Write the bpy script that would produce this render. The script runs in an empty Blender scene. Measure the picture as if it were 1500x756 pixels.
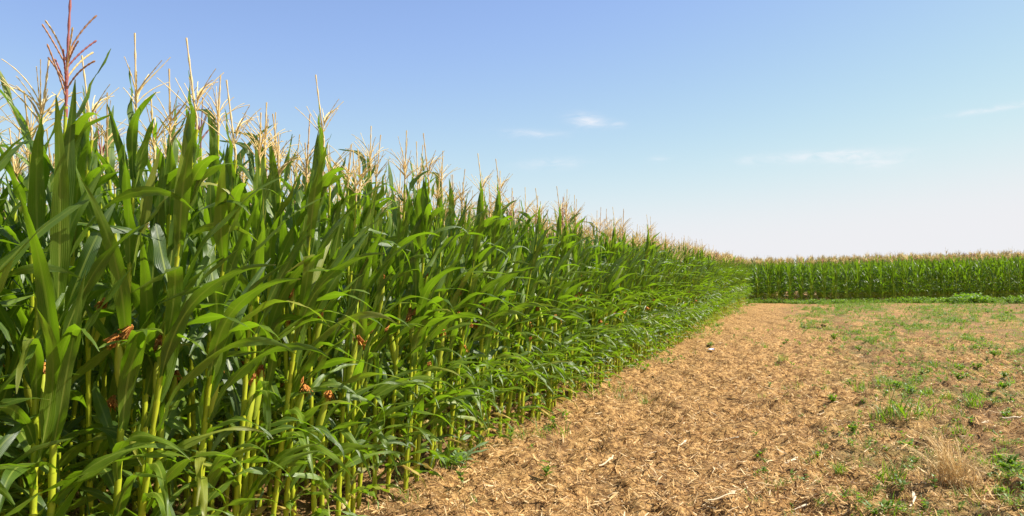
import bpy, math, random
import numpy as np

# ------------------------------------------------------------------ camera, sky, sun, exposure
sc = bpy.context.scene
C = sc.collection
R = math.radians
EYE = 1.25

cam_d = bpy.data.cameras.new('camera')
cam_d.sensor_width = 36.0
cam_d.lens = 28.8
cam_d.clip_end = 5000
cam_d.clip_start = 0.05
cam = bpy.data.objects.new('camera', cam_d)
C.objects.link(cam)
cam.location = (0, 0, EYE)
from mathutils import Matrix, Vector
cam.matrix_world = (Matrix.Translation((0, 0, EYE)) @ Matrix.Rotation(R(91.65), 4, 'X')
                    @ Matrix.Rotation(R(-0.7), 4, 'Z'))
sc.camera = cam

SUN_AZ = 89.0      # degrees clockwise from the view direction (+Y)
SUN_EL = 50.0
sun_d = bpy.data.lights.new('sun', 'SUN')
sun_d.energy = 5.0
sun_d.angle = R(0.5)
sun_d.color = (1.0, 0.95, 0.86)
sun = bpy.data.objects.new('sun', sun_d)
C.objects.link(sun)
sun.rotation_euler = (R(90 - SUN_EL), 0, R(180 - SUN_AZ))

world = bpy.data.worlds.new('World')
sc.world = world
world.use_nodes = True
wn = world.node_tree
wn.nodes.clear()


def N(tree, typ, **kw):
    n = tree.nodes.new(typ)
    for k, v in kw.items():
        setattr(n, k, v)
    return n


def math_n(tree, op, a, b=None, clamp=False):
    n = tree.nodes.new('ShaderNodeMath')
    n.operation = op
    n.use_clamp = clamp
    for i, v in enumerate((a, b)):
        if v is None:
            continue
        if isinstance(v, (int, float)):
            n.inputs[i].default_value = v
        else:
            tree.links.new(v, n.inputs[i])
    return n.outputs[0]


wo = N(wn, 'ShaderNodeOutputWorld')
bg = N(wn, 'ShaderNodeBackground')
bg.inputs['Strength'].default_value = 0.110
sky = N(wn, 'ShaderNodeTexSky')
sky.sky_type = 'NISHITA'
sky.sun_disc = False
sky.sun_elevation = R(SUN_EL)
sky.sun_rotation = R(SUN_AZ)
sky.altitude = 0
sky.air_density = 1.0
sky.dust_density = 0.5
sky.ozone_density = 4.0
# thin fair-weather clouds at fixed compass directions of the sky
tc = N(wn, 'ShaderNodeTexCoord')
sep = N(wn, 'ShaderNodeSeparateXYZ')
wn.links.new(tc.outputs['Generated'], sep.inputs[0])
az = math_n(wn, 'ARCTAN2', sep.outputs[0], sep.outputs[1])
el = math_n(wn, 'ARCSINE', sep.outputs[2])
cmb = N(wn, 'ShaderNodeCombineXYZ')
wn.links.new(az, cmb.inputs[0])
wn.links.new(math_n(wn, 'MULTIPLY', el, 3.2), cmb.inputs[1])
nz = N(wn, 'ShaderNodeTexNoise')
nz.inputs['Scale'].default_value = 34
nz.inputs['Detail'].default_value = 6
nz.inputs['Roughness'].default_value = 0.62
nz.inputs['Distortion'].default_value = 0.6
wn.links.new(cmb.outputs[0], nz.inputs['Vector'])
nzv = math_n(wn, 'MULTIPLY', math_n(wn, 'SUBTRACT', nz.outputs[0], 0.34), 3.2, clamp=True)
CLOUDS = [  # azimuth, elevation, half widths (degrees), slope, strength
    (5.45, 11.05, 1.15, 0.42, -0.16, .75), (7.5, 10.75, 0.5, 0.22, -0.1, 0.45),
    (1.5, 10.25, 1.9, 0.26, -0.03, 0.5), (2.9, 8.15, 2.0, 0.36, 0.03, 0.4),
    (10.3, 8.3, 0.7, 0.2, 0.05, 0.25),
    (21.4, 7.9, 3.6, 0.33, -0.02, 0.75), (23.8, 7.45, 1.7, 0.42, -0.05, 0.6), (16.4, 7.9, 1.3, 0.28, 0, 0.25),
    (30.6, 9.95, 2.4, 0.15, 0.055, 0.6), (34.0, 10.2, 2.5, 0.14, 0.02, 0.5),
]
acc = None
for a0, e0, sa, se, sl, st in CLOUDS:
    da = math_n(wn, 'SUBTRACT', az, R(a0))
    de = math_n(wn, 'SUBTRACT', el, R(e0))
    de = math_n(wn, 'SUBTRACT', de, math_n(wn, 'MULTIPLY', da, sl))
    q = math_n(wn, 'ADD', math_n(wn, 'POWER', math_n(wn, 'ABSOLUTE', math_n(wn, 'DIVIDE', da, R(sa))), 2.0),
               math_n(wn, 'POWER', math_n(wn, 'ABSOLUTE', math_n(wn, 'DIVIDE', de, R(se))), 2.0))
    g = math_n(wn, 'MULTIPLY', math_n(wn, 'EXPONENT', math_n(wn, 'MULTIPLY', q, -1.0)), st)
    acc = g if acc is None else math_n(wn, 'ADD', acc, g)
cl = math_n(wn, 'MULTIPLY', acc, nzv, clamp=True)
mx = N(wn, 'ShaderNodeMix', data_type='RGBA')
wn.links.new(cl, mx.inputs['Factor'])
tint = N(wn, 'ShaderNodeMix', data_type='RGBA', blend_type='MULTIPLY')
tint.inputs['Factor'].default_value = 1.0
wn.links.new(sky.outputs[0], tint.inputs[6])
tint.inputs[7].default_value = (1.06, 0.95, 0.98, 1)
sp = N(wn, 'ShaderNodeSeparateColor'); wn.links.new(tint.outputs[2], sp.inputs[0])
cb = N(wn, 'ShaderNodeCombineColor')
for ch in range(3):
    q_ = N(wn, 'ShaderNodeMath', operation='SMOOTH_MIN')
    wn.links.new(sp.outputs[ch], q_.inputs[0]); q_.inputs[1].default_value = (4.25, 4.26, 4.4)[ch]; q_.inputs[2].default_value = (1.6, 1.6, .6)[ch]
    wn.links.new(q_.outputs[0], cb.inputs[ch])
wn.links.new(cb.outputs[0], mx.inputs[6])
mx.inputs[7].default_value = (4.7, 4.7, 4.9, 1)
wn.links.new(mx.outputs[2], bg.inputs['Color'])
wn.links.new(bg.outputs[0], wo.inputs['Surface'])

sc.view_settings.view_transform = 'Standard'
sc.view_settings.look = 'None'
sc.view_settings.gamma = 1
sc.view_settings.exposure = 0.88
sc.cycles.max_bounces = 8
sc.cycles.diffuse_bounces = 4
sc.cycles.transmission_bounces = 4
sc.cycles.sample_clamp_indirect = 6

# ------------------------------------------------------------------ small maths helpers
rng = np.random.default_rng(11)
random.seed(5)
TH = R(19.2)
D = np.array([math.sin(TH), math.cos(TH)])       # along the crop rows
NRM = np.array([math.cos(TH), -math.sin(TH)])    # from the rows out over the stubble
OFF = 2.27                                       # camera to the outermost row
END = 39.5                                       # where the long field edge stops
ROW = 0.48


def _hash(ix, iy, s):
    h = (ix.astype(np.int64) * 374761393 + iy.astype(np.int64) * 668265263 + s * 1442695041) & 0x7fffffff
    h = ((h ^ (h >> 13)) * 1274126177) & 0x7fffffff
    h = h ^ (h >> 16)
    return (h & 0xffff) / 65535.0


def vnoise(x, y, s=0):
    ix, iy = np.floor(x), np.floor(y)
    fx, fy = x - ix, y - iy
    fx, fy = fx * fx * (3 - 2 * fx), fy * fy * (3 - 2 * fy)
    a, b = _hash(ix, iy, s), _hash(ix + 1, iy, s)
    c, d = _hash(ix, iy + 1, s), _hash(ix + 1, iy + 1, s)
    return (a * (1 - fx) + b * fx) * (1 - fy) + (c * (1 - fx) + d * fx) * fy


def sstep(a, b, x):
    t = np.clip((np.asarray(x, float) - a) / (b - a), 0, 1)
    return t * t * (3 - 2 * t)


def terrain(x, y):
    """gentle lie of the land"""
    x = np.asarray(x, float); y = np.asarray(y, float)
    h = 0.12 * sstep(12, 40, y) + 0.10 * sstep(8, 26, x) * sstep(10, 36, y)
    h = h + 0.05 * (vnoise(x * .45 + 40, y * .45 + 7, 3) - .5) * sstep(0, 3, y)
    return h


def ground_h(x, y):
    x = np.asarray(x, float); y = np.asarray(y, float)
    h = terrain(x, y)
    near = 1 - .6 * sstep(16, 45, np.hypot(x, y))
    v = vnoise(x * 2.6, y * 2.6, 1) - .5
    v2 = vnoise(x * 7.0, y * 7.0, 2) - .5
    v3 = vnoise(x * 16., y * 16., 4) - .5
    return h + .05 * v + (.095 * v2 + .060 * v3) * near


def rowpos(k, t, n=0.0):
    """row k (0 = outermost), t metres along it, n metres further out over the stubble"""
    return D * t + NRM * (n - OFF - k * ROW)


def px_ground(px, py):
    """ground point seen at a photograph pixel (used once to survey the place)"""
    f = 1200.0
    v = cam.matrix_world.to_3x3() @ Vector(((px - 750) / f, (378 - py) / f, -1))
    x = y = 0
    h = 0.0
    for _ in range(12):
        t = (h - EYE) / v.z
        x, y = v.x * t, v.y * t
        h = float(terrain(x, y))
    return x, y


class Geo:
    """collects quads with per-vertex data a = (across, along, random, dryness)"""

    def __init__(s):
        s.v, s.f, s.a, s.m, s.n = [], [], [], [], 0

    def grid(s, P, A, mat=0):
        nu, nv = P.shape[:2]
        i = np.arange(nu * nv).reshape(nu, nv) + s.n
        q = np.stack([i[:-1, :-1], i[1:, :-1], i[1:, 1:], i[:-1, 1:]], -1).reshape(-1, 4)
        s.v.append(P.reshape(-1, 3)); s.a.append(A.reshape(-1, 4)); s.f.append(q)
        s.m.append(np.full(len(q), mat, np.int32)); s.n += nu * nv

    def raw(s, V, Q, A, M):
        s.v.append(V); s.a.append(A); s.f.append(Q + s.n); s.m.append(M); s.n += len(V)

    def arrays(s):
        return (np.concatenate(s.v), np.concatenate(s.f), np.concatenate(s.a), np.concatenate(s.m))

    def mesh(s, name, mats, smooth=True):
        V, F, A, M = s.arrays()
        return mesh_from(name, V, F, A, M, mats, smooth)


def mesh_from(name, V, F, A, M, mats, smooth=True):
    me = bpy.data.meshes.new(name)
    me.vertices.add(len(V)); me.vertices.foreach_set('co', V.astype(np.float32).ravel())
    me.loops.add(F.size); me.loops.foreach_set('vertex_index', F.astype(np.int32).ravel())
    me.polygons.add(len(F))
    me.polygons.foreach_set('loop_start', np.arange(0, F.size, 4, dtype=np.int32))
    me.polygons.foreach_set('loop_total', np.full(len(F), 4, np.int32))
    for m in mats:
        me.materials.append(m)
    me.polygons.foreach_set('material_index', M.astype(np.int32))
    me.polygons.foreach_set('use_smooth', np.full(len(F), smooth, bool))
    at = me.attributes.new('lv', 'FLOAT_COLOR', 'POINT')
    at.data.foreach_set('color', A.astype(np.float32).ravel())
    me.update(calc_edges=True)
    me.validate()
    return me


def obj(name, me, parent=None, **props):
    o = bpy.data.objects.new(name, me)
    C.objects.link(o)
    if parent is not None:
        o.parent = parent
    for k, v in props.items():
        if v:
            o[k] = v
    return o


def thing(name, loc, label, cat, group=None, rz=0.0):
    o = bpy.data.objects.new(name, None)
    o.empty_display_size = .1
    C.objects.link(o)
    o.location = loc
    o.rotation_euler = (0, 0, rz)
    o['label'] = label; o['category'] = cat
    if group:
        o['group'] = group
    return o


def tube(g, P, Rr, sides, rnd, dry=0.0, mat=0, v0=0.0, v1=1.0):
    P = np.asarray(P, float); n = len(P)
    T = np.gradient(P, axis=0); T /= np.linalg.norm(T, axis=1)[:, None] + 1e-9
    ref = np.array([0.31, 0.95, 0.05]) if abs(T[:, 2]).mean() > .6 else np.array([0.05, 0.1, 1.0])
    S = np.cross(T, ref); S /= np.linalg.norm(S, axis=1)[:, None] + 1e-9
    B = np.cross(T, S)
    ang = np.linspace(0, 2 * np.pi, sides + 1)
    Rr = np.broadcast_to(np.asarray(Rr, float), (n,))
    G = P[:, None] + Rr[:, None, None] * (np.cos(ang)[None, :, None] * S[:, None] + np.sin(ang)[None, :, None] * B[:, None])
    A = np.zeros((n, sides + 1, 4))
    A[..., 0] = (ang / (2 * np.pi))[None]; A[..., 1] = np.linspace(v0, v1, n)[:, None]
    A[..., 2] = rnd; A[..., 3] = dry
    g.grid(G, A, mat)


# ------------------------------------------------------------------ materials
def material(name):
    m = bpy.data.materials.new(name)
    m.use_nodes = True
    t = m.node_tree
    t.nodes.clear()
    out = N(t, 'ShaderNodeOutputMaterial')
    return m, t, out


def rgbmix(t, fac, a, b, blend='MIX'):
    n = N(t, 'ShaderNodeMix', data_type='RGBA', blend_type=blend)
    for sock, v in ((n.inputs['Factor'], fac), (n.inputs[6], a), (n.inputs[7], b)):
        if isinstance(v, (int, float)):
            sock.default_value = v
        elif isinstance(v, tuple):
            sock.default_value = (*v, 1) if len(v) == 3 else v
        else:
            t.links.new(v, sock)
    return n.outputs[2]


def ramp(t, fac, stops):
    n = N(t, 'ShaderNodeValToRGB')
    e = n.color_ramp.elements
    while len(e) > 1:
        e.remove(e[-1])
    e[0].position, e[0].color = stops[0][0], (*stops[0][1], 1)
    for p, c in stops[1:]:
        x = e.new(p); x.color = (*c, 1)
    t.links.new(fac, n.inputs[0])
    return n.outputs[0]


def attr(t):
    a = N(t, 'ShaderNodeAttribute', attribute_name='lv')
    s = N(t, 'ShaderNodeSeparateColor')
    t.links.new(a.outputs['Color'], s.inputs[0])
    return s.outputs[0], s.outputs[1], s.outputs[2], a.outputs['Alpha']


def plant_rnd(t, r):
    oi = N(t, 'ShaderNodeObjectInfo')
    return math_n(t, 'FRACT', math_n(t, 'ADD', math_n(t, 'MULTIPLY', oi.outputs['Random'], 0.61), r))


def leafy(name, cols, rib, dryc, transl=0.36, tcol=(0.30, 0.54, 0.010), rough=0.40, spec=0.6, veins=True):
    """cols: two base colours between which leaves vary; rib: midrib colour; dryc: withered colour"""
    m, t, out = material(name)
    u, v, r, dry = attr(t)
    r = plant_rnd(t, r)
    geo = N(t, 'ShaderNodeNewGeometry')
    nz = N(t, 'ShaderNodeTexNoise'); nz.inputs['Scale'].default_value = 9; nz.inputs['Detail'].default_value = 3
    t.links.new(geo.outputs['Position'], nz.inputs['Vector'])
    f = math_n(t, 'ADD', math_n(t, 'MULTIPLY', r, .75), math_n(t, 'MULTIPLY', math_n(t, 'SUBTRACT', nz.outputs[0], .5), .9), clamp=True)
    col = rgbmix(t, f, cols[0], cols[1])
    h = None
    if veins:
        w = math_n(t, 'SINE', math_n(t, 'MULTIPLY', u, 62.0))
        col = rgbmix(t, math_n(t, 'MULTIPLY', math_n(t, 'ADD', w, 1.0), .09), col, rib)
        rb = math_n(t, 'ABSOLUTE', math_n(t, 'SUBTRACT', u, .5))
        rbm = math_n(t, 'MULTIPLY', math_n(t, 'SUBTRACT', .085, rb), 22.0, clamp=True)
        rbm = math_n(t, 'MULTIPLY', rbm, math_n(t, 'SUBTRACT', 1.12, v), clamp=True)
        col = rgbmix(t, math_n(t, 'MULTIPLY', rbm, .85), col, rib)
        h = math_n(t, 'ADD', math_n(t, 'MULTIPLY', w, .5), math_n(t, 'MULTIPLY', rbm, 1.5))
    n2 = N(t, 'ShaderNodeTexNoise'); n2.inputs['Scale'].default_value = 26; n2.inputs['Detail'].default_value = 4
    t.links.new(geo.outputs['Position'], n2.inputs['Vector'])
    d = math_n(t, 'MULTIPLY', math_n(t, 'SUBTRACT', math_n(t, 'ADD', dry, math_n(t, 'MULTIPLY', n2.outputs[0], .5)), .62), 3.5, clamp=True)
    col = rgbmix(t, d, col, dryc)
    ye = math_n(t, 'MULTIPLY', math_n(t, 'SUBTRACT', math_n(t, 'ADD', r, math_n(t, 'MULTIPLY', v, .12)), .97), 7.0, clamp=True)
    col = rgbmix(t, math_n(t, 'MULTIPLY', ye, .45), col, dryc)
    tc_ = rgbmix(t, d, rgbmix(t, .8, col, tcol), dryc)
    p = N(t, 'ShaderNodeBsdfPrincipled')
    t.links.new(col, p.inputs['Base Color'])
    p.inputs['Roughness'].default_value = rough
    p.inputs['Specular IOR Level'].default_value = spec
    if h is not None:
        b = N(t, 'ShaderNodeBump'); b.inputs['Strength'].default_value = .25; b.inputs['Distance'].default_value = .003
        t.links.new(h, b.inputs['Height']); t.links.new(b.outputs[0], p.inputs['Normal'])
    tr = N(t, 'ShaderNodeBsdfTranslucent')
    t.links.new(tc_, tr.inputs['Color'])
    ms = N(t, 'ShaderNodeMixShader'); ms.inputs[0].default_value = transl
    t.links.new(p.outputs[0], ms.inputs[1]); t.links.new(tr.outputs[0], ms.inputs[2])
    t.links.new(ms.outputs[0], out.inputs['Surface'])
    return m


def simple(name, stops, rough=.6, spec=.3, along=None, noise=40, bump=.3, mixv=.5, transl=0.0):
    """random tint from a colour ramp, broken up by noise"""
    m, t, out = material(name)
    u, v, r, dry = attr(t)
    r = plant_rnd(t, r)
    geo = N(t, 'ShaderNodeNewGeometry')
    nz = N(t, 'ShaderNodeTexNoise'); nz.inputs['Scale'].default_value = noise; nz.inputs['Detail'].default_value = 4
    t.links.new(geo.outputs['Position'], nz.inputs['Vector'])
    f = math_n(t, 'ADD', math_n(t, 'MULTIPLY', r, 1 - mixv), math_n(t, 'MULTIPLY', nz.outputs[0], mixv), clamp=True)
    col = ramp(t, f, stops)
    if along:
        col = rgbmix(t, math_n(t, 'MULTIPLY', dry, 1.0, clamp=True), col, along)
    p = N(t, 'ShaderNodeBsdfPrincipled')
    t.links.new(col, p.inputs['Base Color'])
    p.inputs['Roughness'].default_value = rough
    p.inputs['Specular IOR Level'].default_value = spec
    b = N(t, 'ShaderNodeBump'); b.inputs['Strength'].default_value = bump; b.inputs['Distance'].default_value = .004
    t.links.new(nz.outputs[0], b.inputs['Height']); t.links.new(b.outputs[0], p.inputs['Normal'])
    if transl:
        tr = N(t, 'ShaderNodeBsdfTranslucent'); t.links.new(col, tr.inputs['Color'])
        ms = N(t, 'ShaderNodeMixShader'); ms.inputs[0].default_value = transl
        t.links.new(p.outputs[0], ms.inputs[1]); t.links.new(tr.outputs[0], ms.inputs[2])
        t.links.new(ms.outputs[0], out.inputs['Surface'])
    else:
        t.links.new(p.outputs[0], out.inputs['Surface'])
    return m


M_LEAF = leafy('corn_leaf', ((0.015, 0.052, 0.004), (0.155, 0.245, 0.011)), (0.30, 0.36, 0.06), (0.46, 0.34, 0.08))
M_STALK = simple('corn_stalk', [(0, (0.25, 0.33, 0.018)), (.5, (0.46, 0.51, 0.025)), (1, (0.60, 0.60, 0.04))], rough=.4, spec=.4,
                 along=(0.16, 0.22, 0.03), noise=14, mixv=.5, transl=.15)
M_TASSEL = simple('corn_tassel', [(0, (0.66, 0.46, 0.18)), (.35, (0.80, 0.60, 0.25)), (.7, (0.87, 0.71, 0.35)), (1, (0.80, 0.54, 0.28))],
                  rough=.7, spec=.1, along=(0.36, 0.06, 0.12), noise=60, transl=.25)
M_HUSK = simple('ear_husk', [(0, (0.26, 0.36, 0.02)), (.6, (0.46, 0.50, 0.04)), (1, (0.60, 0.58, 0.10))], rough=.45, noise=25, transl=.15)
M_SILK = simple('corn_silk', [(0, (0.34, 0.11, 0.025)), (.5, (0.62, 0.25, 0.05)), (1, (0.76, 0.45, 0.10))], rough=.7, noise=60, transl=.2)
CORN_MATS = [M_LEAF, M_STALK, M_TASSEL, M_HUSK, M_SILK]


# ------------------------------------------------------------------ corn plant builders
def leaf(g, r, base, azim, L, W, a0, a1, bend, seg, cross, rnd, dry=0.0, wave=.010, fold=.22, twist=0.0, sweep=0.0, mat=0, kink=None):
    s = np.linspace(0, 1, seg + 1)
    phi = a0 + (a1 - a0) * s ** bend
    if kink:
        phi = phi + kink[1] / (1 + np.exp(-(s - kink[0]) * 28))
    azs = azim + sweep * s
    dr = np.stack([np.sin(phi) * np.cos(azs), np.sin(phi) * np.sin(azs), np.cos(phi)], -1)
    ds = L / seg
    P = np.asarray(base, float) + np.concatenate([np.zeros((1, 3)), np.cumsum((dr[:-1] + dr[1:]) * .5 * ds, 0)])
    S = np.stack([-np.sin(azs), np.cos(azs), np.zeros_like(s)], -1)
    Nn = np.cross(dr, S)
    tw = twist * s ** 1.2
    S, Nn = S * np.cos(tw)[:, None] + Nn * np.sin(tw)[:, None], Nn * np.cos(tw)[:, None] - S * np.sin(tw)[:, None]
    w = W * np.minimum(1, .42 + 1.9 * s) * np.clip(1 - s ** 2.0, 0, 1) ** .85 * .5
    w = np.maximum(w, .0012)
    c = np.linspace(-1, 1, cross + 1)
    ph = r.uniform(0, 6.28, 2); fr = r.uniform(5, 9, 2)
    wv = np.where(c[None] < 0, np.sin(s * fr[0] * 2 + ph[0])[:, None], np.sin(s * fr[1] * 2 + ph[1])[:, None])
    up = (fold * (1 - .55 * s))[:, None] * np.abs(c)[None] * w[:, None] + wave * wv * (c[None] ** 2) * np.minimum(1, w / (.3 * W))[:, None]
    G = P[:, None] + (w[:, None] * c[None])[..., None] * S[:, None] - up[..., None] * Nn[:, None]
    A = np.zeros((seg + 1, cross + 1, 4))
    A[..., 0] = (c * .5 + .5)[None]; A[..., 1] = s[:, None]; A[..., 2] = rnd
    A[..., 3] = np.clip(dry + .62 * np.clip((s - .90) * 6, 0, 1) * (.5 + rnd), 0, 1)[:, None]
    g.grid(G, A, mat)


def build_corn(seed, lod=2, lush=1.0):
    """One maize plant, roughly 2.05 m to the tassel tip; +X is the open side it leans its leaves to.
    Returns a dict of Geo: stalk, foliage, tassel, ears [(husk, silk)]"""
    r = np.random.default_rng(seed)
    seg, cross, sides = {2: (13, 4, 8), 1: (8, 2, 5), 0: (5, 2, 4)}[lod]
    st, fo, ta = Geo(), Geo(), Geo()
    lean = r.normal(0, .03, 2) + np.array([.045, 0])
    bow = r.normal(0, .03, 2)
    htop = 1.72 + r.normal(0, .035)

    def axis(z):
        q = z / 1.7
        return np.array([lean[0] * z + bow[0] * q * q, lean[1] * z + bow[1] * q * q, z])
    nodes = np.sort(np.concatenate([.10 + (htop - .21) * np.linspace(0, 1, 22 if lod else 15) ** .94 + r.normal(0, .014, 22 if lod else 15)]))
    zs, rs = [0.0 - .05], [.015]
    rad = lambda z: .0112 * (1 - .62 * np.clip(z / htop, 0, 1) ** 1.2)
    for z in nodes:
        if lod == 2:
            zs += [z - .02, z, z + .02]; rs += [rad(z), rad(z) * 1.22, rad(z) * 1.03]
        else:
            zs.append(z); rs.append(rad(z) * 1.05)
    zs.append(htop); rs.append(.006)
    tube(st, [axis(z) for z in zs], rs, sides, r.random(), 0, 1)
    A = st.a[0]; A[:, 3] = np.clip(.35 - A[:, 1] * 3, 0, .35)
    # leaves, two ranked, the outward rank on +X
    a_plant = r.normal(0, .6)
    for i, z in enumerate(nodes):
        q = (z + .12) / htop
        side = i % 2
        az_ = a_plant + side * math.pi + r.normal(0, .42)
        if side and r.random() < .65:
            az_ = a_plant + r.choice([-1, 1]) * r.uniform(.7, 1.5)
        rnd = r.random()
        dry = 0
        kink = None
        qj = q + r.normal(0, .07)
        if q < .22:
            L, W, a0, a1, b = r.uniform(.24, .42), r.uniform(.022, .036), r.uniform(.6, 1.0), r.uniform(1.9, 2.9), 1.0
            dry = r.choice([0, .1, .45, .8], p=[.35, .2, .25, .2])
        elif qj < .50:
            L, W, a0, a1, b = r.uniform(.42, .66), r.uniform(.034, .050), r.uniform(.35, .85), r.uniform(1.4, 2.95), r.uniform(.7, 1.6)
        elif qj < .76:
            L, W, a0, a1, b = r.uniform(.50, .76), r.uniform(.044, .062), r.uniform(.20, .52), r.uniform(.5, 1.3), r.uniform(1.0, 2.2)
            if r.random() < .2:
                a1 = r.uniform(1.5, 2.7)
        else:
            L, W, a0, a1, b = r.uniform(.36, .58), r.uniform(.040, .060), r.uniform(.16, .50), r.uniform(.22, .9), r.uniform(1.2, 2.4)
            if r.random() < .10:
                a1 = r.uniform(1.8, 2.6)
            elif r.random() < .25:
                a0, a1, L = r.uniform(.1, .25), r.uniform(.2, .45), r.uniform(.52, .68)
        if q > .88:
            L *= .66; W *= .8
        if q > .3 and r.random() < .16:
            kink = (r.uniform(.35, .7), r.uniform(.6, 1.5))
        L *= .86; W *= 1.06
        p = axis(z) + np.array([math.cos(az_), math.sin(az_), 0]) * rad(z)
        # sheath strip wrapping the stalk above the node belongs to the leaf
        leaf(fo, r, p, az_, L, W * lush, a0, a1, b, seg, cross, rnd, dry, wave=.012 if q < .6 else .008,
             fold=r.uniform(.10, .42), twist=r.normal(0, .95), sweep=r.normal(0, .6), kink=kink)
        if lod == 2 and q > .1:   # sheath
            zz = np.linspace(z - .10, z + .005, 5)
            tube(fo, [axis(k) for k in zz], rad(z) * np.array([1.06, 1.12, 1.2, 1.3, 1.42]), 7, rnd, 0.0, 1)
    # tassel
    top = axis(htop)
    pink = 0.0
    tl = r.uniform(.19, .30)
    nb = {2: int(r.integers(12, 19)), 1: 11, 0: 11}[lod]
    tseg = {2: 13, 1: 5, 0: 3}[lod]
    tsd = {2: 5, 1: 3, 0: 3}[lod]
    s = np.linspace(0, 1, tseg)
    rndt = r.random() if lod == 2 else r.uniform(.35, .75)
    sp = top + np.stack([.05 * lean[0] * s + .02 * r.normal() * s, .02 * r.normal() * s, s * tl + .02], -1)
    wob = (1 + .35 * np.sin(np.arange(tseg) * 2.3)) if lod == 2 else 1
    tube(ta, np.concatenate([axis(htop - .05)[None], sp]), np.concatenate([[.004], (.0042 if lod else .0052) * wob * (1 - .35 * s)]), tsd, rndt, r.uniform(0, .28 if lod == 2 else .05), 2)
    for b in range(nb):
        h0 = tl * r.uniform(.0, .34)
        aa = r.uniform(0, 6.283)
        Lb = r.uniform(.09, .18)
        f0 = r.uniform(.35, .8); f1 = f0 + r.uniform(-.1, .9)
        ph = f0 + (f1 - f0) * s
        dd = np.stack([np.sin(ph) * math.cos(aa), np.sin(ph) * math.sin(aa), np.cos(ph)], -1)
        pp = top + np.array([0, 0, h0 + .02]) + np.concatenate([np.zeros((1, 3)), np.cumsum(dd[:-1] * Lb / (tseg - 1), 0)])
        tube(ta, pp, (.0023 if lod == 2 else .0034 if lod else .0068) * wob * (1 - .5 * s), tsd, (rndt + r.uniform(-.2, .2)) % 1, pink, 2)
    # ears
    ears = []
    if lod >= 1:
        ne = int(r.choice([0, 1, 2], p=[.15, .60, .25]))
        for e in range(ne):
            z = nodes[np.argmin(abs(nodes - (r.uniform(.55, .92) + .15 * e)))] + .01
            aa = a_plant + r.normal(0, .9)
            hu, si = Geo(), Geo()
            tl_ = r.uniform(.16, .38)
            dv = np.array([math.sin(tl_) * math.cos(aa), math.sin(tl_) * math.sin(aa), math.cos(tl_)])
            Le = r.uniform(.17, .23)
            b0 = axis(z) + np.array([math.cos(aa), math.sin(aa), 0]) * .016
            k = 9 if lod == 2 else 5
            ss = np.linspace(0, 1, k)
            pr = np.interp(ss, [0, .08, .3, .6, .85, 1], [.008, .0135, .0185, .0175, .011, .005])
            tube(hu, b0 + dv * Le * ss[:, None], pr, 8 if lod == 2 else 5, r.random(), 0, 3)
            tip = b0 + dv * Le * .97
            droop = r.normal(0, 1, 3) * np.array([1, 1, 0]); droop /= np.linalg.norm(droop)
            for j in range(130 if lod == 2 else 7):
                q = r.normal(0, 1, 3); q /= np.linalg.norm(q)
                q = q * .5 + dv * .9 + droop * .3
                ls = r.uniform(.013, .030)
                m1 = tip + q * ls * .7
                m2 = m1 + (r.normal(0, .35, 3) + droop * .6 + np.array([0, 0, -.9])) * ls * 1.1
                tube(si, [tip + dv * .004, m1, m2], [.0026, .0028, .0018] if lod == 2 else [.008, .012, .004], 3, r.random(), 0, 4)
            ears.append((hu, si))
    return dict(stalk=st, foliage=fo, tassel=ta, ears=ears)


# ------------------------------------------------------------------ ground
def ground_axis(lo, hi, fine0, fine1, step, grow=1.22):
    a = list(np.arange(fine0, fine1, step))
    s, x = step, fine1
    while x < hi:
        a.append(x); s *= grow; x += s
    a.append(hi)
    s, x = step, fine0 - step
    b = []
    while x > lo:
        b.append(x); s *= grow; x -= s
    b.append(lo)
    return np.array(b[::-1] + a)


gx = ground_axis(-900, 900, -3.0, 8.5, .033, 1.10)
gy = ground_axis(-400, 2500, 3.2, 12.5, .033, 1.045)
X, Y = np.meshgrid(gx, gy, indexing='ij')
Z = ground_h(X, Y)
g = Geo()
Ag = np.zeros(X.shape + (4,))
# lane of cleaner mulch beside the crop, weedier and darker beyond: how the ground itself is
n_out = (X * NRM[0] + Y * NRM[1]) + OFF
Ag[..., 0] = sstep(1.9, 3.6, n_out + .8 * (vnoise(X * .7, Y * .7, 9) - .5))
tt_ = X * D[0] + Y * D[1]
Ag[..., 1] = sstep(.35, .75, .7 * vnoise(n_out * 1.5 + 20, tt_ * .10, 12) + .3 * vnoise(n_out * 3.5, tt_ * .5, 13))
g.grid(np.stack([X, Y, Z], -1), Ag)

m, t, out = material('chopped_straw_ground')
u, v, r_, d_ = attr(t)
geo = N(t, 'ShaderNodeNewGeometry')


def noise(t, scale, detail=4, rough=.6, vec=None, dist=0.0):
    n = N(t, 'ShaderNodeTexNoise')
    n.inputs['Scale'].default_value = scale; n.inputs['Detail'].default_value = detail
    n.inputs['Roughness'].default_value = rough; n.inputs['Distortion'].default_value = dist
    t.links.new(vec if vec is not None else geo.outputs['Position'], n.inputs['Vector'])
    return n.outputs[0]


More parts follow.
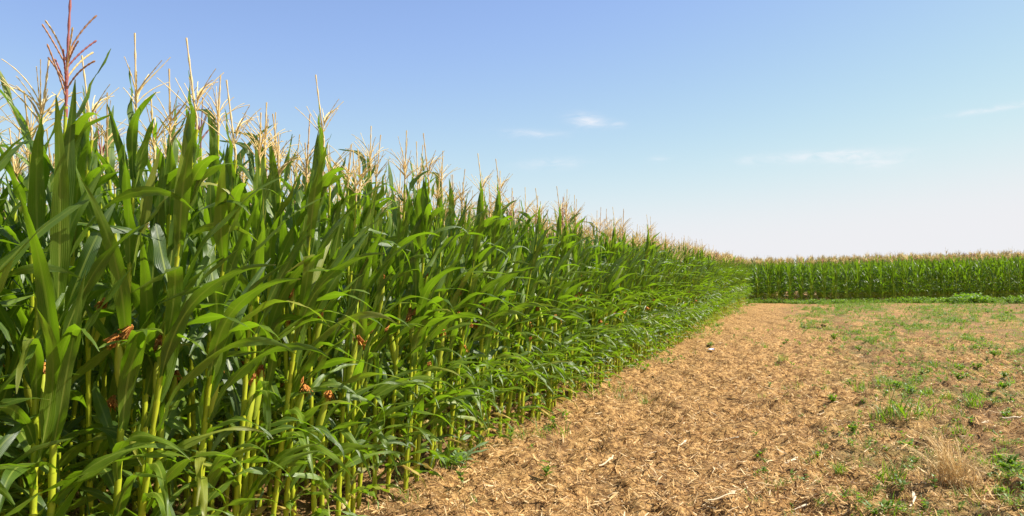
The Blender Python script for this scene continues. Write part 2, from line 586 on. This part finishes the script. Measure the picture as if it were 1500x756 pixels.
nA, nB, nC, nD = noise(t, 22, 5, .7), noise(t, 2.2, 4), noise(t, 70, 4, .7, dist=1.2), noise(t, .55, 3)
straw = ramp(t, nA, [(.33, (0.050, 0.026, 0.011)), (.45, (0.23, 0.12, 0.042)), (.56, (0.49, 0.285, 0.10)), (.72, (0.64, 0.43, 0.195))])
soil = ramp(t, nC, [(.3, (0.085, 0.045, 0.02)), (.55, (0.22, 0.125, 0.055)), (.8, (0.38, 0.235, 0.11))])
k = math_n(t, 'ADD', math_n(t, 'MULTIPLY', nB, .9), math_n(t, 'MULTIPLY', nC, .8))
k = math_n(t, 'ADD', k, math_n(t, 'MULTIPLY', u, .04))
k = math_n(t, 'ADD', k, math_n(t, 'MULTIPLY', v, .16))
k = math_n(t, 'MULTIPLY', math_n(t, 'SUBTRACT', k, .90), 4.5, clamp=True)
col = rgbmix(t, k, straw, soil)
gm = math_n(t, 'MULTIPLY', math_n(t, 'MULTIPLY', math_n(t, 'SUBTRACT', nD, .48), 5.0, clamp=True), math_n(t, 'MULTIPLY', u, .6))
col = rgbmix(t, gm, col, (0.14, 0.15, 0.05))
p = N(t, 'ShaderNodeBsdfPrincipled')
t.links.new(col, p.inputs['Base Color'])
p.inputs['Roughness'].default_value = .9
p.inputs['Specular IOR Level'].default_value = .12
b1 = N(t, 'ShaderNodeBump'); b1.inputs['Strength'].default_value = .9; b1.inputs['Distance'].default_value = .03
t.links.new(math_n(t, 'ADD', nA, math_n(t, 'MULTIPLY', nC, .4)), b1.inputs['Height'])
t.links.new(b1.outputs[0], p.inputs['Normal'])
t.links.new(p.outputs[0], out.inputs['Surface'])
M_GROUND = m
ground = obj('ground', g.mesh('ground', [M_GROUND]), kind='structure')

# ------------------------------------------------------------------ straw litter on the ground
def in_stubble(x, y):
    n = x * NRM[0] + y * NRM[1] + OFF
    t_ = x * D[0] + y * D[1]
    return n, t_


def scatter(n, zmax, seed, power=2.0, ymin=3.4, umin=-.75, umax=.78):
    """random ground points, denser near the camera"""
    r = np.random.default_rng(seed)
    q = r.random(n)
    a, b = ymin ** (2 - power + 1e-6), zmax ** (2 - power + 1e-6)
    y = (a + (b - a) * q) ** (1 / (2 - power + 1e-6)) if abs(power - 2) > 1e-3 else ymin * (zmax / ymin) ** q
    x = y * r.uniform(umin, umax, n)
    return x, y


M_STRAW = simple('straw', [(0, (0.06, 0.032, 0.015)), (.26, (0.22, 0.115, 0.045)), (.5, (0.50, 0.285, 0.10)), (.8, (0.67, 0.45, 0.195)), (1, (0.86, 0.72, 0.47))],
                 rough=.75, spec=.2, noise=50, mixv=.15, transl=.12)
g = Geo()
for (cnt, zmax, lo, hi, seed) in ((150000, 17, .009, .038, 1), (40000, 40, .03, .10, 2), (22000, 16, .05, .15, 3)):
    x, y = scatter(cnt, zmax, seed, 1.9)
    n, tt = in_stubble(x, y)
    keep = (n > -2.0) & (tt < END + 2)
    bd = sstep(.35, .75, .7 * vnoise(n * 1.5 + 20, tt * .10, 12) + .3 * vnoise(n * 3.5, tt * .5, 13))
    keep &= rng.random(len(x)) > .55 * bd * sstep(.3, .6, vnoise(x * 2.1, y * 2.1, 33))
    keep &= ~((n < .0) & (rng.random(len(x)) < .55))
    x, y = x[keep], y[keep]
    k = len(x)
    r = np.random.default_rng(seed + 50)
    L = r.uniform(lo, hi, k); W = L * r.uniform(.05, .24, k) * np.clip(1.25 - L * 7, .55, 1) if seed != 3 else r.uniform(.003, .007, k)
    a = r.uniform(0, 6.283, k); tilt = r.normal(0, .42, k); roll = r.normal(0, .6, k); curl = r.normal(0, .5, k)
    z = ground_h(x, y) + r.uniform(.002, .026, k)
    dx = np.stack([np.cos(a) * np.cos(tilt), np.sin(a) * np.cos(tilt), np.sin(tilt)], -1)
    sx = np.stack([-np.sin(a) * np.cos(roll), np.cos(a) * np.cos(roll), np.sin(roll)], -1)
    nn = np.cross(dx, sx)
    c = np.stack([x, y, z], -1)
    S = np.array([-.5, 0, .5])
    V = np.zeros((k, 3, 2, 3))
    for i, s in enumerate(S):
        wsc = 1.0 if i == 1 else .6
        for j, q in enumerate((-.5, .5)):
            V[:, i, j] = c + dx * (s * L)[:, None] + sx * (q * wsc * W)[:, None] - nn * ((curl * s * s * L)[:, None])
    base = np.arange(k)[:, None] * 6
    Q = np.concatenate([base + np.array([0, 2, 3, 1]), base + np.array([2, 4, 5, 3])])
    A = np.zeros((k * 6, 4)); A[:, 2] = np.repeat(r.random(k), 6)
    g.raw(V.reshape(-1, 3), Q, A, np.zeros(len(Q), np.int32))
obj('straw_litter', g.mesh('straw_litter', [M_STRAW], smooth=False), kind='stuff',
    label='chopped tan straw and dry leaf bits strewn over the ground')

# ------------------------------------------------------------------ corn: choose which plants stand as objects
SP = .105
cand = []
r = np.random.default_rng(77)
for k in range(11):
    tt = np.arange(-2.0, END, SP if k < 3 else SP * 1.25 if k < 6 else SP * 1.6)
    for t_ in tt:
        if k == 0 and r.random() < .03:
            continue
        pos = rowpos(k, t_ + r.normal(0, .022), r.normal(0, .035))
        if pos[1] < .4:
            continue
        cand.append((k, t_, pos[0], pos[1]))
WK = [1.0, .50, .36, .28, .22, .17, .13, .1, .08, .07, .06]


def score(c):
    k, t_, x, y = c
    u_ = x / y
    if y < 1.2 or u_ < -.70:
        return 0
    return WK[k] / y


order = sorted(range(len(cand)), key=lambda i: -score(cand[i]))
solo = set(i for i in order[:296] if score(cand[i]) > 0)

# the master plants: one of each kind with its parts
NT = 14
templates = [build_corn(100 + i, 2) for i in range(NT)]
T_MESH = []
for i, T in enumerate(templates):
    T_MESH.append(dict(
        stalk=T['stalk'].mesh('stalk', CORN_MATS), foliage=T['foliage'].mesh('foliage', CORN_MATS),
        tassel=T['tassel'].mesh('tassel', CORN_MATS),
        ears=[(h.mesh('ear', CORN_MATS), s.mesh('silk', CORN_MATS)) for h, s in T['ears']]))
# one deep pink tassel mesh per template
PINK = []
for T in templates:
    gg = T['tassel']
    V, F, A, M = gg.arrays()
    A = A.copy(); A[:, 3] = np.clip(1.15 - .9 * rng.random(len(A)) ** 2, 0, 1) * .85
    PINK.append(mesh_from('tassel', V, F, A, M, CORN_MATS))

gg = Geo(); r = np.random.default_rng(71)
T0 = min(range(NT), key=lambda i: len(templates[i]['ears']))
_top = templates[T0]['tassel'].v[0].reshape(-1, 6, 3)[1].mean(0)
s = np.linspace(0, 1, 22)
tube(gg, _top + np.stack([.012 * s, .01 * s * s, .40 * s - .05], -1), .0054 * (1 + .3 * np.sin(np.arange(22) * 2.3)) * (1 - .35 * s), 6, .9, .8, 2)
for b in range(15):
    aa = b * 2.4; Lb = r.uniform(.09, .17); f0 = r.uniform(.3, .6); ph = f0 + r.uniform(0, .8) * s
    dd = np.stack([np.sin(ph) * math.cos(aa), np.sin(ph) * math.sin(aa), np.cos(ph)], -1)
    tube(gg, _top + np.array([0, 0, r.uniform(.0, .13)]) + np.cumsum(dd * Lb / 22, 0), .0027 * (1 + .3 * np.sin(np.arange(22) * 2.3)), 5, .8,
         float(r.choice([.1, .5, .8])), 2)
TALL_TASSEL = gg.mesh('tassel', CORN_MATS)
OUTAZ = math.atan2(NRM[1], NRM[0])
edge_sorted = sorted([i for i in solo if cand[i][0] == 0 and cand[i][2] / cand[i][3] > -.63], key=lambda i: cand[i][1])
edge_rank = {i: n for n, i in enumerate(edge_sorted)}


def nearest_edge(px, row=0):
    """edge plant that stands at a photograph column"""
    best = min((i for i in solo if cand[i][0] == row), key=lambda i: abs(cand[i][2] / cand[i][3] - (px - 750) / 1200))
    return best


special = {
    nearest_edge(85): ('tallest corn plant near the left margin, its upright pink tassel highest of all', True, 1.10),
    nearest_edge(312, 1): ('corn plant with upright red tassel, behind the edge row, right of the tallest plant', True, 1.13),
}
ORD = ['first', 'second', 'third', 'fourth', 'fifth', 'sixth', 'seventh', 'eighth', 'ninth', 'tenth', 'eleventh', 'twelfth',
       'thirteenth', 'fourteenth', 'fifteenth', 'sixteenth', 'seventeenth', 'eighteenth', 'nineteenth', 'twentieth']
ROWN = {0: 'the edge row beside the bare strip', 1: 'the second row, just behind the edge row'}
r = np.random.default_rng(31)
for i in sorted(solo):
    k, t_, x, y = cand[i]
    ti = int(r.integers(NT)) if i not in special else T0
    sc_ = r.normal(1.0, .028) * (1.025 - .025 * float(sstep(4, 8, y)))
    pink = r.random() < .03
    ears = len(templates[ti]['ears'])
    if i in special:
        lab, pink, sc_ = special[i]
        ti = T0
        grp = 'corn plants standing singly in the field'
    else:
        tas = 'pinkish red' if pink else 'straw-coloured'
        er = ['no ear', 'one ear', 'two ears'][ears]
        if k == 0 and edge_rank.get(i, 99) < 20:
            lab = f'corn plant, {tas} tassel, {ORD[edge_rank[i]]} from the left in the edge row'
            grp = None
        elif k == 0:
            lab = f'corn plant with {tas} tassel and {er}, farther along the edge row'
        elif k == 1:
            lab = f'corn plant with {tas} tassel and {er}, just behind the edge row'
        else:
            lab = f'corn plant with {tas} tassel and {er}, behind the two front rows'
        grp = 'corn plants of the near field edge' if k == 0 and edge_rank.get(i, 99) < 20 else lab.replace('corn plant', 'corn plants', 1)
    z = float(ground_h(x, y))
    o = thing('corn_plant', (x, y, z), lab, 'corn plant', grp, OUTAZ + r.normal(0, .28) + (math.pi if (k > 0 and r.random() < .4) else 0))
    o.scale = (1, 1, sc_)
    tm = T_MESH[ti]
    obj('stalk', tm['stalk'], o)
    obj('foliage', tm['foliage'], o)
    obj('tassel', TALL_TASSEL if sc_ == 1.10 else PINK[ti] if pink else tm['tassel'], o)
    for hm, sm in tm['ears']:
        e = obj('ear', hm, o)
        obj('silk', sm, e)


# ------------------------------------------------------------------ the rest of the crop as masses
def pack(T):
    V, F, A, M, n = [], [], [], [], 0
    for gg in [T['stalk'], T['foliage'], T['tassel']] + [q for e in T['ears'] for q in e]:
        v_, f_, a_, m_ = gg.arrays()
        V.append(v_); F.append(f_ + n); A.append(a_); M.append(m_); n += len(v_)
    return np.concatenate(V), np.concatenate(F), np.concatenate(A), np.concatenate(M)


MED = [pack(build_corn(300 + i, 1)) for i in range(10)]
LOW = [pack(build_corn(400 + i, 0)) for i in range(10)]


def plant_mass(name, pts, label, seed, scale=1.0):
    """pts: (x, y, yaw, use_low)"""
    r = np.random.default_rng(seed)
    g = Geo()
    for x, y, yaw, low in pts:
        V, F, A, M = (LOW if low else MED)[int(r.integers(10))]
        s = r.normal(1, .035) * scale
        c_, s_ = math.cos(yaw), math.sin(yaw)
        P = np.empty_like(V)
        P[:, 0] = V[:, 0] * c_ - V[:, 1] * s_ + x
        P[:, 1] = V[:, 0] * s_ + V[:, 1] * c_ + y
        P[:, 2] = V[:, 2] * s + float(ground_h(x, y))
        A2 = A.copy(); A2[:, 2] = (A2[:, 2] + r.random()) % 1
        if r.random() < .03:
            A2[M_vert(F, M, len(V)), 3] = .8
        g.raw(P, F, A2, M)
    return obj(name, g.mesh(name, CORN_MATS), kind='stuff', label=label)


def M_vert(F, M, n):
    k = np.zeros(n, bool)
    k[F[M == 2].ravel()] = True
    return k


pts = []
r = np.random.default_rng(9)
for i, (k, t_, x, y) in enumerate(cand):
    if i in solo:
        continue
    yaw = OUTAZ + r.normal(0, .35) + (math.pi if k > 0 and r.random() < .4 else 0)
    pts.append((x, y, yaw, y > 22 or k > 5))
plant_mass('corn_field', pts, 'the rest of the dense corn crop filling the field beside the stubble', 21)

pts = []
for k in range(-11, 74):
    base = rowpos(0, 0, k * ROW)
    for j in range(100):
        if j > 24 and (k > 34 or k < 0):
            break
        t_ = END + (.3 if k < 1 else -.3) + j * .15
        q = base + D * (t_ + r.normal(0, .03)) + NRM * r.normal(0, .025)
        pts.append((q[0], q[1], -math.pi / 2 + r.normal(0, 1.2), True))
plant_mass('far_corn_field', pts, 'distant block of corn with tan tassels closing the far end of the stubble', 22, 1.05)


# ------------------------------------------------------------------ weeds, dry stalks, litter
M_WEED = leafy('weed_leaf', ((0.075, 0.15, 0.012), (0.20, 0.28, 0.025)), (0.2, 0.30, 0.06), (0.42, 0.30, 0.10), transl=.4, veins=False, rough=.5)
M_ROSETTE = leafy('grey_green_leaf', ((0.12, 0.21, 0.085), (0.20, 0.29, 0.13)), (0.36, 0.42, 0.25), (0.42, 0.34, 0.14), transl=.3, rough=.6,
                  tcol=(0.25, 0.42, 0.08))
M_DRY = simple('dry_grass', [(0, (0.46, 0.29, 0.11)), (.5, (0.62, 0.43, 0.18)), (1, (0.76, 0.58, 0.30))], rough=.7, noise=30, mixv=.3, transl=.25)
M_STEM = simple('bleached_stem', [(0, (0.52, 0.37, 0.20)), (.5, (0.66, 0.52, 0.32)), (1, (0.76, 0.66, 0.48))], rough=.7, noise=45, mixv=.5)
M_CLOD = simple('dark_clod', [(.2, (0.07, 0.038, 0.02)), (.6, (0.16, 0.09, 0.045)), (1, (0.28, 0.17, 0.09))], rough=.95, spec=.05, noise=30, mixv=.8, bump=.8)
M_PAPER = simple('white_scrap', [(0, (0.72, 0.72, 0.74)), (1, (0.82, 0.82, 0.80))], rough=.6, along=(0.35, 0.42, 0.72), noise=30)


def grass_blades(g, r, n, spread, h0, h1, w, cx=0.0, cy=0.0, zf=None, droop=1.0, seg=4):
    for _ in range(n):
        a = r.uniform(0, 6.283); q = spread * math.sqrt(r.random())
        x, y = cx + q * math.cos(a), cy + q * math.sin(a)
        z = 0 if zf is None else float(zf(x, y))
        L = r.uniform(h0, h1)
        leaf(g, r, (x, y, z - .01), r.uniform(0, 6.283), L, w * r.uniform(.6, 1.3), r.uniform(.05, .5), r.uniform(.6, 2.0) * droop,
             1.3, seg, 2, r.random(), r.choice([0, .1, .5], p=[.7, .2, .1]), wave=.0, fold=.2, twist=r.normal(0, .5))


def broad_weed(g, r, n, hgt, L, W):
    """short branching stem with ovate leaves"""
    for b in range(max(2, n // 6)):
        a = r.uniform(0, 6.283); ti = r.uniform(.1, .8)
        s = np.linspace(0, 1, 5)
        P = np.stack([np.sin(ti * s) * math.cos(a) * hgt, np.sin(ti * s) * math.sin(a) * hgt, s * hgt * r.uniform(.6, 1) * math.cos(ti * .6)], -1)
        tube(g, P, .0035 * (1 - .5 * s), 4, r.random(), 0)
        for _ in range(6):
            q = r.uniform(.15, 1)
            p = np.array([np.interp(q, s, P[:, i]) for i in range(3)])
            leaf(g, r, p, r.uniform(0, 6.283), L * r.uniform(.5, 1.1), W * r.uniform(.7, 1.2), r.uniform(.5, 1.2), r.uniform(1.2, 2.0), 1.2, 5, 2,
                 r.random(), r.choice([0, .1, .4], p=[.75, .17, .08]), wave=.004, fold=.15, twist=r.normal(0, .3))


r = np.random.default_rng(1234)
W_MESH = []
for i in range(4):
    g = Geo(); grass_blades(g, r, 46, .085, .08, .22, .0085); W_MESH.append(('grass_tuft', g.mesh('grass_tuft', [M_WEED])))
for i in range(4):
    g = Geo(); broad_weed(g, r, 36, .11, .075, .026); W_MESH.append(('weed', g.mesh('weed', [M_WEED])))


def weed(px, py, kind, size, label=None, group='weeds growing singly in the stubble'):
    x, y = px_ground(px, py)
    nm, me = W_MESH[kind]
    o = obj(nm, me)
    o.location = (x, y, float(ground_h(x, y)))
    o.rotation_euler = (0, 0, random.uniform(0, 6.28))
    o.scale = (size, size, size * random.uniform(.8, 1.1))
    word = 'grassy green weed tuft' if nm == 'grass_tuft' else 'leafy green weed'
    o['label'] = label or (word + ' growing singly among the dry straw litter')
    o['category'] = 'weed'
    o['group'] = group if label is None else 'weeds one can tell apart'
    if label is None:
        o['group'] = 'grass tufts scattered over the stubble' if nm == 'grass_tuft' else 'leafy weeds scattered over the stubble'


weed(1322, 622, 0, 1.5, 'largest bright green grass tuft in the middle of the weedy patch')
weed(1290, 612, 1, 1.2, 'grass tuft touching the left side of the largest tuft')
weed(1352, 610, 2, 1.2, 'grass tuft touching the right side of the largest tuft')
weed(1300, 708, 3, 1.1, 'low green tuft left of the dry straw-coloured grass clump')
weed(1492, 690, 5, .7, 'leafy weed at the right margin beside the dry grass clump')
weed(1040, 508, 4, 1.0, 'small upright weed just behind the white scrap')
weed(1147, 534, 1, .9, 'green weed standing alone on the clean straw lane, nearest of its line')
weed(1120, 512, 2, .8, 'green weed at the left edge of the weedy stubble, behind the lone weed')
weed(944, 590, 0, .7, 'tiny sprig of grass alone on the straw near the corn')
weed(1222, 500, 6, 1.2, 'bushy weed just right of the dark soil mound')
for i in range(130):
    while True:
        px, py = random.uniform(1040, 1500), 452 + 260 * random.random() ** 2.2
        x, y = px_ground(px, py)
        n, tt = in_stubble(x, y)
        dens = sstep(1.8, 3.0, n) * (.2 + 1.3 * sstep(.40, .66, vnoise(np.array(n * 1.1 + 3), np.array(tt * .28 + 9), 21)))
        if random.random() < dens and not (1340 < px < 1440 and py > 640):
            break
    weed(px, py, random.randrange(8), random.uniform(.5, 1.05))

# grass at the foot of the far crop, sprouts along the edge and over the stubble: ground cover nobody could count
g = Geo(); r = np.random.default_rng(8)
BL, BR = [], []
for _ in range(12):
    q = Geo(); grass_blades(q, r, 16, .14, .10, .26, .011, seg=3); BL.append(q.arrays())
    q = Geo(); broad_weed(q, r, 12, .22, .12, .05); BR.append(q.arrays())


def put(g, src, x, y, s, yaw, rr):
    V, F, A, M = src
    c_, s_ = math.cos(yaw), math.sin(yaw)
    P = np.stack([(V[:, 0] * c_ - V[:, 1] * s_) * s + x, (V[:, 0] * s_ + V[:, 1] * c_) * s + y, V[:, 2] * s + float(ground_h(x, y))], -1)
    A = A.copy(); A[:, 2] = (A[:, 2] * .6 + rr) % 1
    g.raw(P, F, A, M)


for _ in range(9000):
    n = r.uniform(-.2, 30)
    clump = float(sstep(.35, .75, vnoise(np.array(n * .9), np.array(3.0), 5)))
    far_r = float(sstep(5, 9, n))
    dep = 2.2 + 1.2 * far_r
    back = r.random() ** .8
    p_ = rowpos(0, END - .25 - dep * back, n)
    if vnoise(np.array(p_[0] * 1.1), np.array(p_[1] * 1.1), 44) < .22 + .30 * back:
        continue
    src = BR if r.random() < .3 + .3 * far_r else BL
    put(g, src[int(r.integers(12))], p_[0], p_[1], r.uniform(.5, 1.25) * (.9 + .75 * far_r * clump * (1 - .5 * back)), r.uniform(0, 6.28), r.random())
obj('far_grass', g.mesh('far_grass', [M_WEED]), kind='stuff', label='strip of green grass and weeds along the foot of the far corn')

g = Geo()
n_put = 0
xs, ys = scatter(90000, 38, 808, .8)
n, tt = in_stubble(xs, ys)
patch = sstep(.40, .66, vnoise(n * 1.1 + 3, tt * .28 + 9, 21)) * 1.6 * sstep(.40, .75, vnoise(xs * 2.6, ys * 1.6, 22))
dens = sstep(1.7, 3.3, n) * (.14 + 1.35 * patch) + .03 * (n > .8) * (vnoise(xs * .8, ys * .5, 61) > .5) * (n > 0)
for q in np.nonzero((r.random(len(xs)) < dens) & (tt < END - .5))[0]:
    put(g, (BL if r.random() < .6 else BR)[int(r.integers(12))], xs[q], ys[q], r.uniform(.14, .42) * (1 + .4 * float(sstep(10, 25, ys[q]))), r.uniform(0, 6.28), r.random())
    n_put += 1
print('sprouts', n_put)
for _ in range(700):
    tt = 2 + 36 * r.random() ** 1.3; n = r.normal(.18, .22)
    if vnoise(np.array(tt * .8), np.array(1.5), 30) + r.normal(0, .1) < .45:
        continue
    p_ = rowpos(0, tt, n)
    put(g, (BL if r.random() < .6 else BR)[int(r.integers(12))], p_[0], p_[1], r.uniform(.3, .7), r.uniform(0, 6.28), r.random())
obj('ground_sprouts', g.mesh('ground_sprouts', [M_WEED]), kind='stuff', label='low green sprouts spreading between the straw and along the corn')

# broad-leaved rosette at the corn's foot
x, y = px_ground(662, 686)
g = Geo(); r = np.random.default_rng(4)
for i in range(13):
    a = -0.9 + i * 2.4 + r.normal(0, .2)
    leaf(g, r, (0, 0, .01), a, r.uniform(.22, .36), r.uniform(.060, .085), r.uniform(.3, 1.0), r.uniform(1.4, 1.95), 1.1, 9, 4, r.random(), 0, wave=.008, fold=.2)
o = obj('broadleaf_weed', g.mesh('broadleaf_weed', [M_ROSETTE]))
o.location = (x, y, float(ground_h(x, y)))
o['label'] = 'grey-green broad-leaved rosette weed at the foot of the corn'; o['category'] = 'weed'

# dry grass clump
x, y = px_ground(1395, 715)
g = Geo(); r = np.random.default_rng(14)
grass_blades(g, r, 150, .085, .24, .50, .0050, seg=6, droop=1.0)
grass_blades(g, r, 110, .17, .10, .24, .0045, seg=4, droop=1.3)
o = obj('dry_grass_clump', g.mesh('dry_grass_clump', [M_DRY]))
o.location = (x, y, float(ground_h(x, y)))
o['label'] = 'dry straw-coloured grass clump standing on the weedy stubble'; o['category'] = 'grass clump'

# dark clods heaped behind the weeds
x0, y0 = px_ground(1188, 482)
r = np.random.default_rng(15)


def clod(rad):
    g = Geo()
    th = np.linspace(0, 2 * np.pi, 15); ph = np.linspace(.05, np.pi - .05, 9)
    P = np.stack([np.outer(np.sin(ph), np.cos(th)), np.outer(np.sin(ph), np.sin(th)), np.outer(np.cos(ph), np.ones(15)) * .62], -1)
    k = 1 + .5 * (vnoise(P[..., 0] * 2 + 5 + r.random() * 9, P[..., 1] * 2 + P[..., 2] * 2, 3) - .5) + .25 * (vnoise(P[..., 0] * 5, P[..., 1] * 5 + P[..., 2] * 4, 6) - .5)
    k[:, -1] = k[:, 0]
    A = np.zeros(P.shape[:2] + (4,)); A[..., 2] = r.random()
    g.grid(P * k[..., None] * rad, A)
    return g.mesh('soil_clod', [M_CLOD], smooth=False)


CLODS = [('largest dark soil clod in the heap at the near edge of the weeds', 0, 0, .11),
         ('dark soil clod leaning on the right side of the largest clod', .17, .06, .08),
         ('dark soil clod on the left side of the largest clod', -.15, -.05, .07),
         ('small soil clod farthest right in the heap', .31, .02, .06)]
for lab, dx, dy, rad in CLODS:
    o = obj('soil_clod', clod(rad)); xx, yy = x0 + dx, y0 + dy
    o.location = (xx, yy, float(ground_h(xx, yy)) + rad * .25)
    o['label'] = lab; o['category'] = 'clod'; o['group'] = 'heap of dark soil clods'

# pale broken stalk pieces lying on the ground
STEMS = [(1155, 676, .16, .010, .5, 'pale broken stalk piece on bare straw, midway between corn and dry grass clump'),
         (1170, 742, .14, .012, .05, 'short thick pale stalk piece at the bottom, left of the split stalk'),
         (1338, 738, .15, .010, .9, 'split pale stalk piece just in front of the dry grass clump'),
         (888, 690, .13, .011, .7, 'pale stalk piece nearest the corn, alone on the straw'),
         (1075, 638, .12, .016, -.9, 'stubby pale husk piece beyond the other stalk pieces'),
         (1436, 622, .16, .009, .3, 'slim pale stalk piece on the weedy ground beyond the dry clump'),
         (1058, 750, .17, .009, .3, 'long pale stalk piece at the very bottom of the stubble'),
         (1000, 655, .10, .009, .8, 'tiny pale stalk piece left of the stubby husk piece'),
         (1480, 616, .12, .013, -.4, 'pale stalk piece at the right margin beyond the dry clump')]
for px, py, L, rad, a, lab in STEMS:
    g = Geo(); s = np.linspace(-.5, .5, 6)
    P = np.stack([s * L, .02 * s * s, .01 * np.sin(s * 5)], -1)
    tube(g, P, rad * np.array([.75, .9, 1, .9, 1.1, .7]) * .6, 7, r.random())
    leaf(g, r, (L * .2, 0, .004), 0.3, L * .7, rad * 2.2, 1.2, 1.7, 1, 5, 2, r.random(), 0)
    o = obj('stalk_piece', g.mesh('stalk_piece', [M_STEM]))
    x, y = px_ground(px, py)
    o.location = (x, y, float(ground_h(x, y)) + .025); o.rotation_euler = (r.normal(0, .1), r.normal(0, .08), a)
    o['label'] = lab; o['category'] = 'stalk'; o['group'] = 'pale stalk pieces lying on the ground'

# scraps
for px, py, sz, lab, blue in ((1042, 516, .065, 'crumpled white and blue scrap lying in front of a small weed', 1),
                              (956, 521, .06, 'small crumpled white scrap on the straw close to the corn', 0)):
    k = 9
    u_, v_ = np.meshgrid(np.linspace(-.5, .5, k), np.linspace(-.5, .5, k), indexing='ij')
    P = np.stack([u_ * sz * 1.7, v_ * sz, sz * (.05 + .5 * (vnoise(u_ * 5 + 9, v_ * 5 + 2, 40) - .2))], -1)
    A = np.zeros((k, k, 4)); A[..., 2] = .5; A[..., 3] = (u_ > .12) * blue
    g = Geo(); g.grid(P, A)
    o = obj('paper_scrap', g.mesh('paper_scrap', [M_PAPER]))
    x, y = px_ground(px, py)
    o.location = (x, y, float(ground_h(x, y)) + .02); o.rotation_euler = (0, 0, .3)
    o['label'] = lab; o['category'] = 'scrap'; o['group'] = 'white scraps on the stubble'

# one broken leaf hanging out of the edge row down to the straw
xb, yb = px_ground(928, 520)
xt, yt = px_ground(968, 512)
g = Geo(); r = np.random.default_rng(3)
leaf(g, r, (0, 0, .62), math.atan2(yt - yb, xt - xb), 1.0, .085, .75, 3.0, .8, 14, 4, .2, 0, wave=.006, fold=.35, twist=.3)
o = obj('hanging_leaf', g.mesh('hanging_leaf', [M_LEAF]))
o.location = (xb, yb, float(ground_h(xb, yb)))
o['label'] = 'dark green corn leaf hanging out of the edge row onto the straw'; o['category'] = 'leaf'
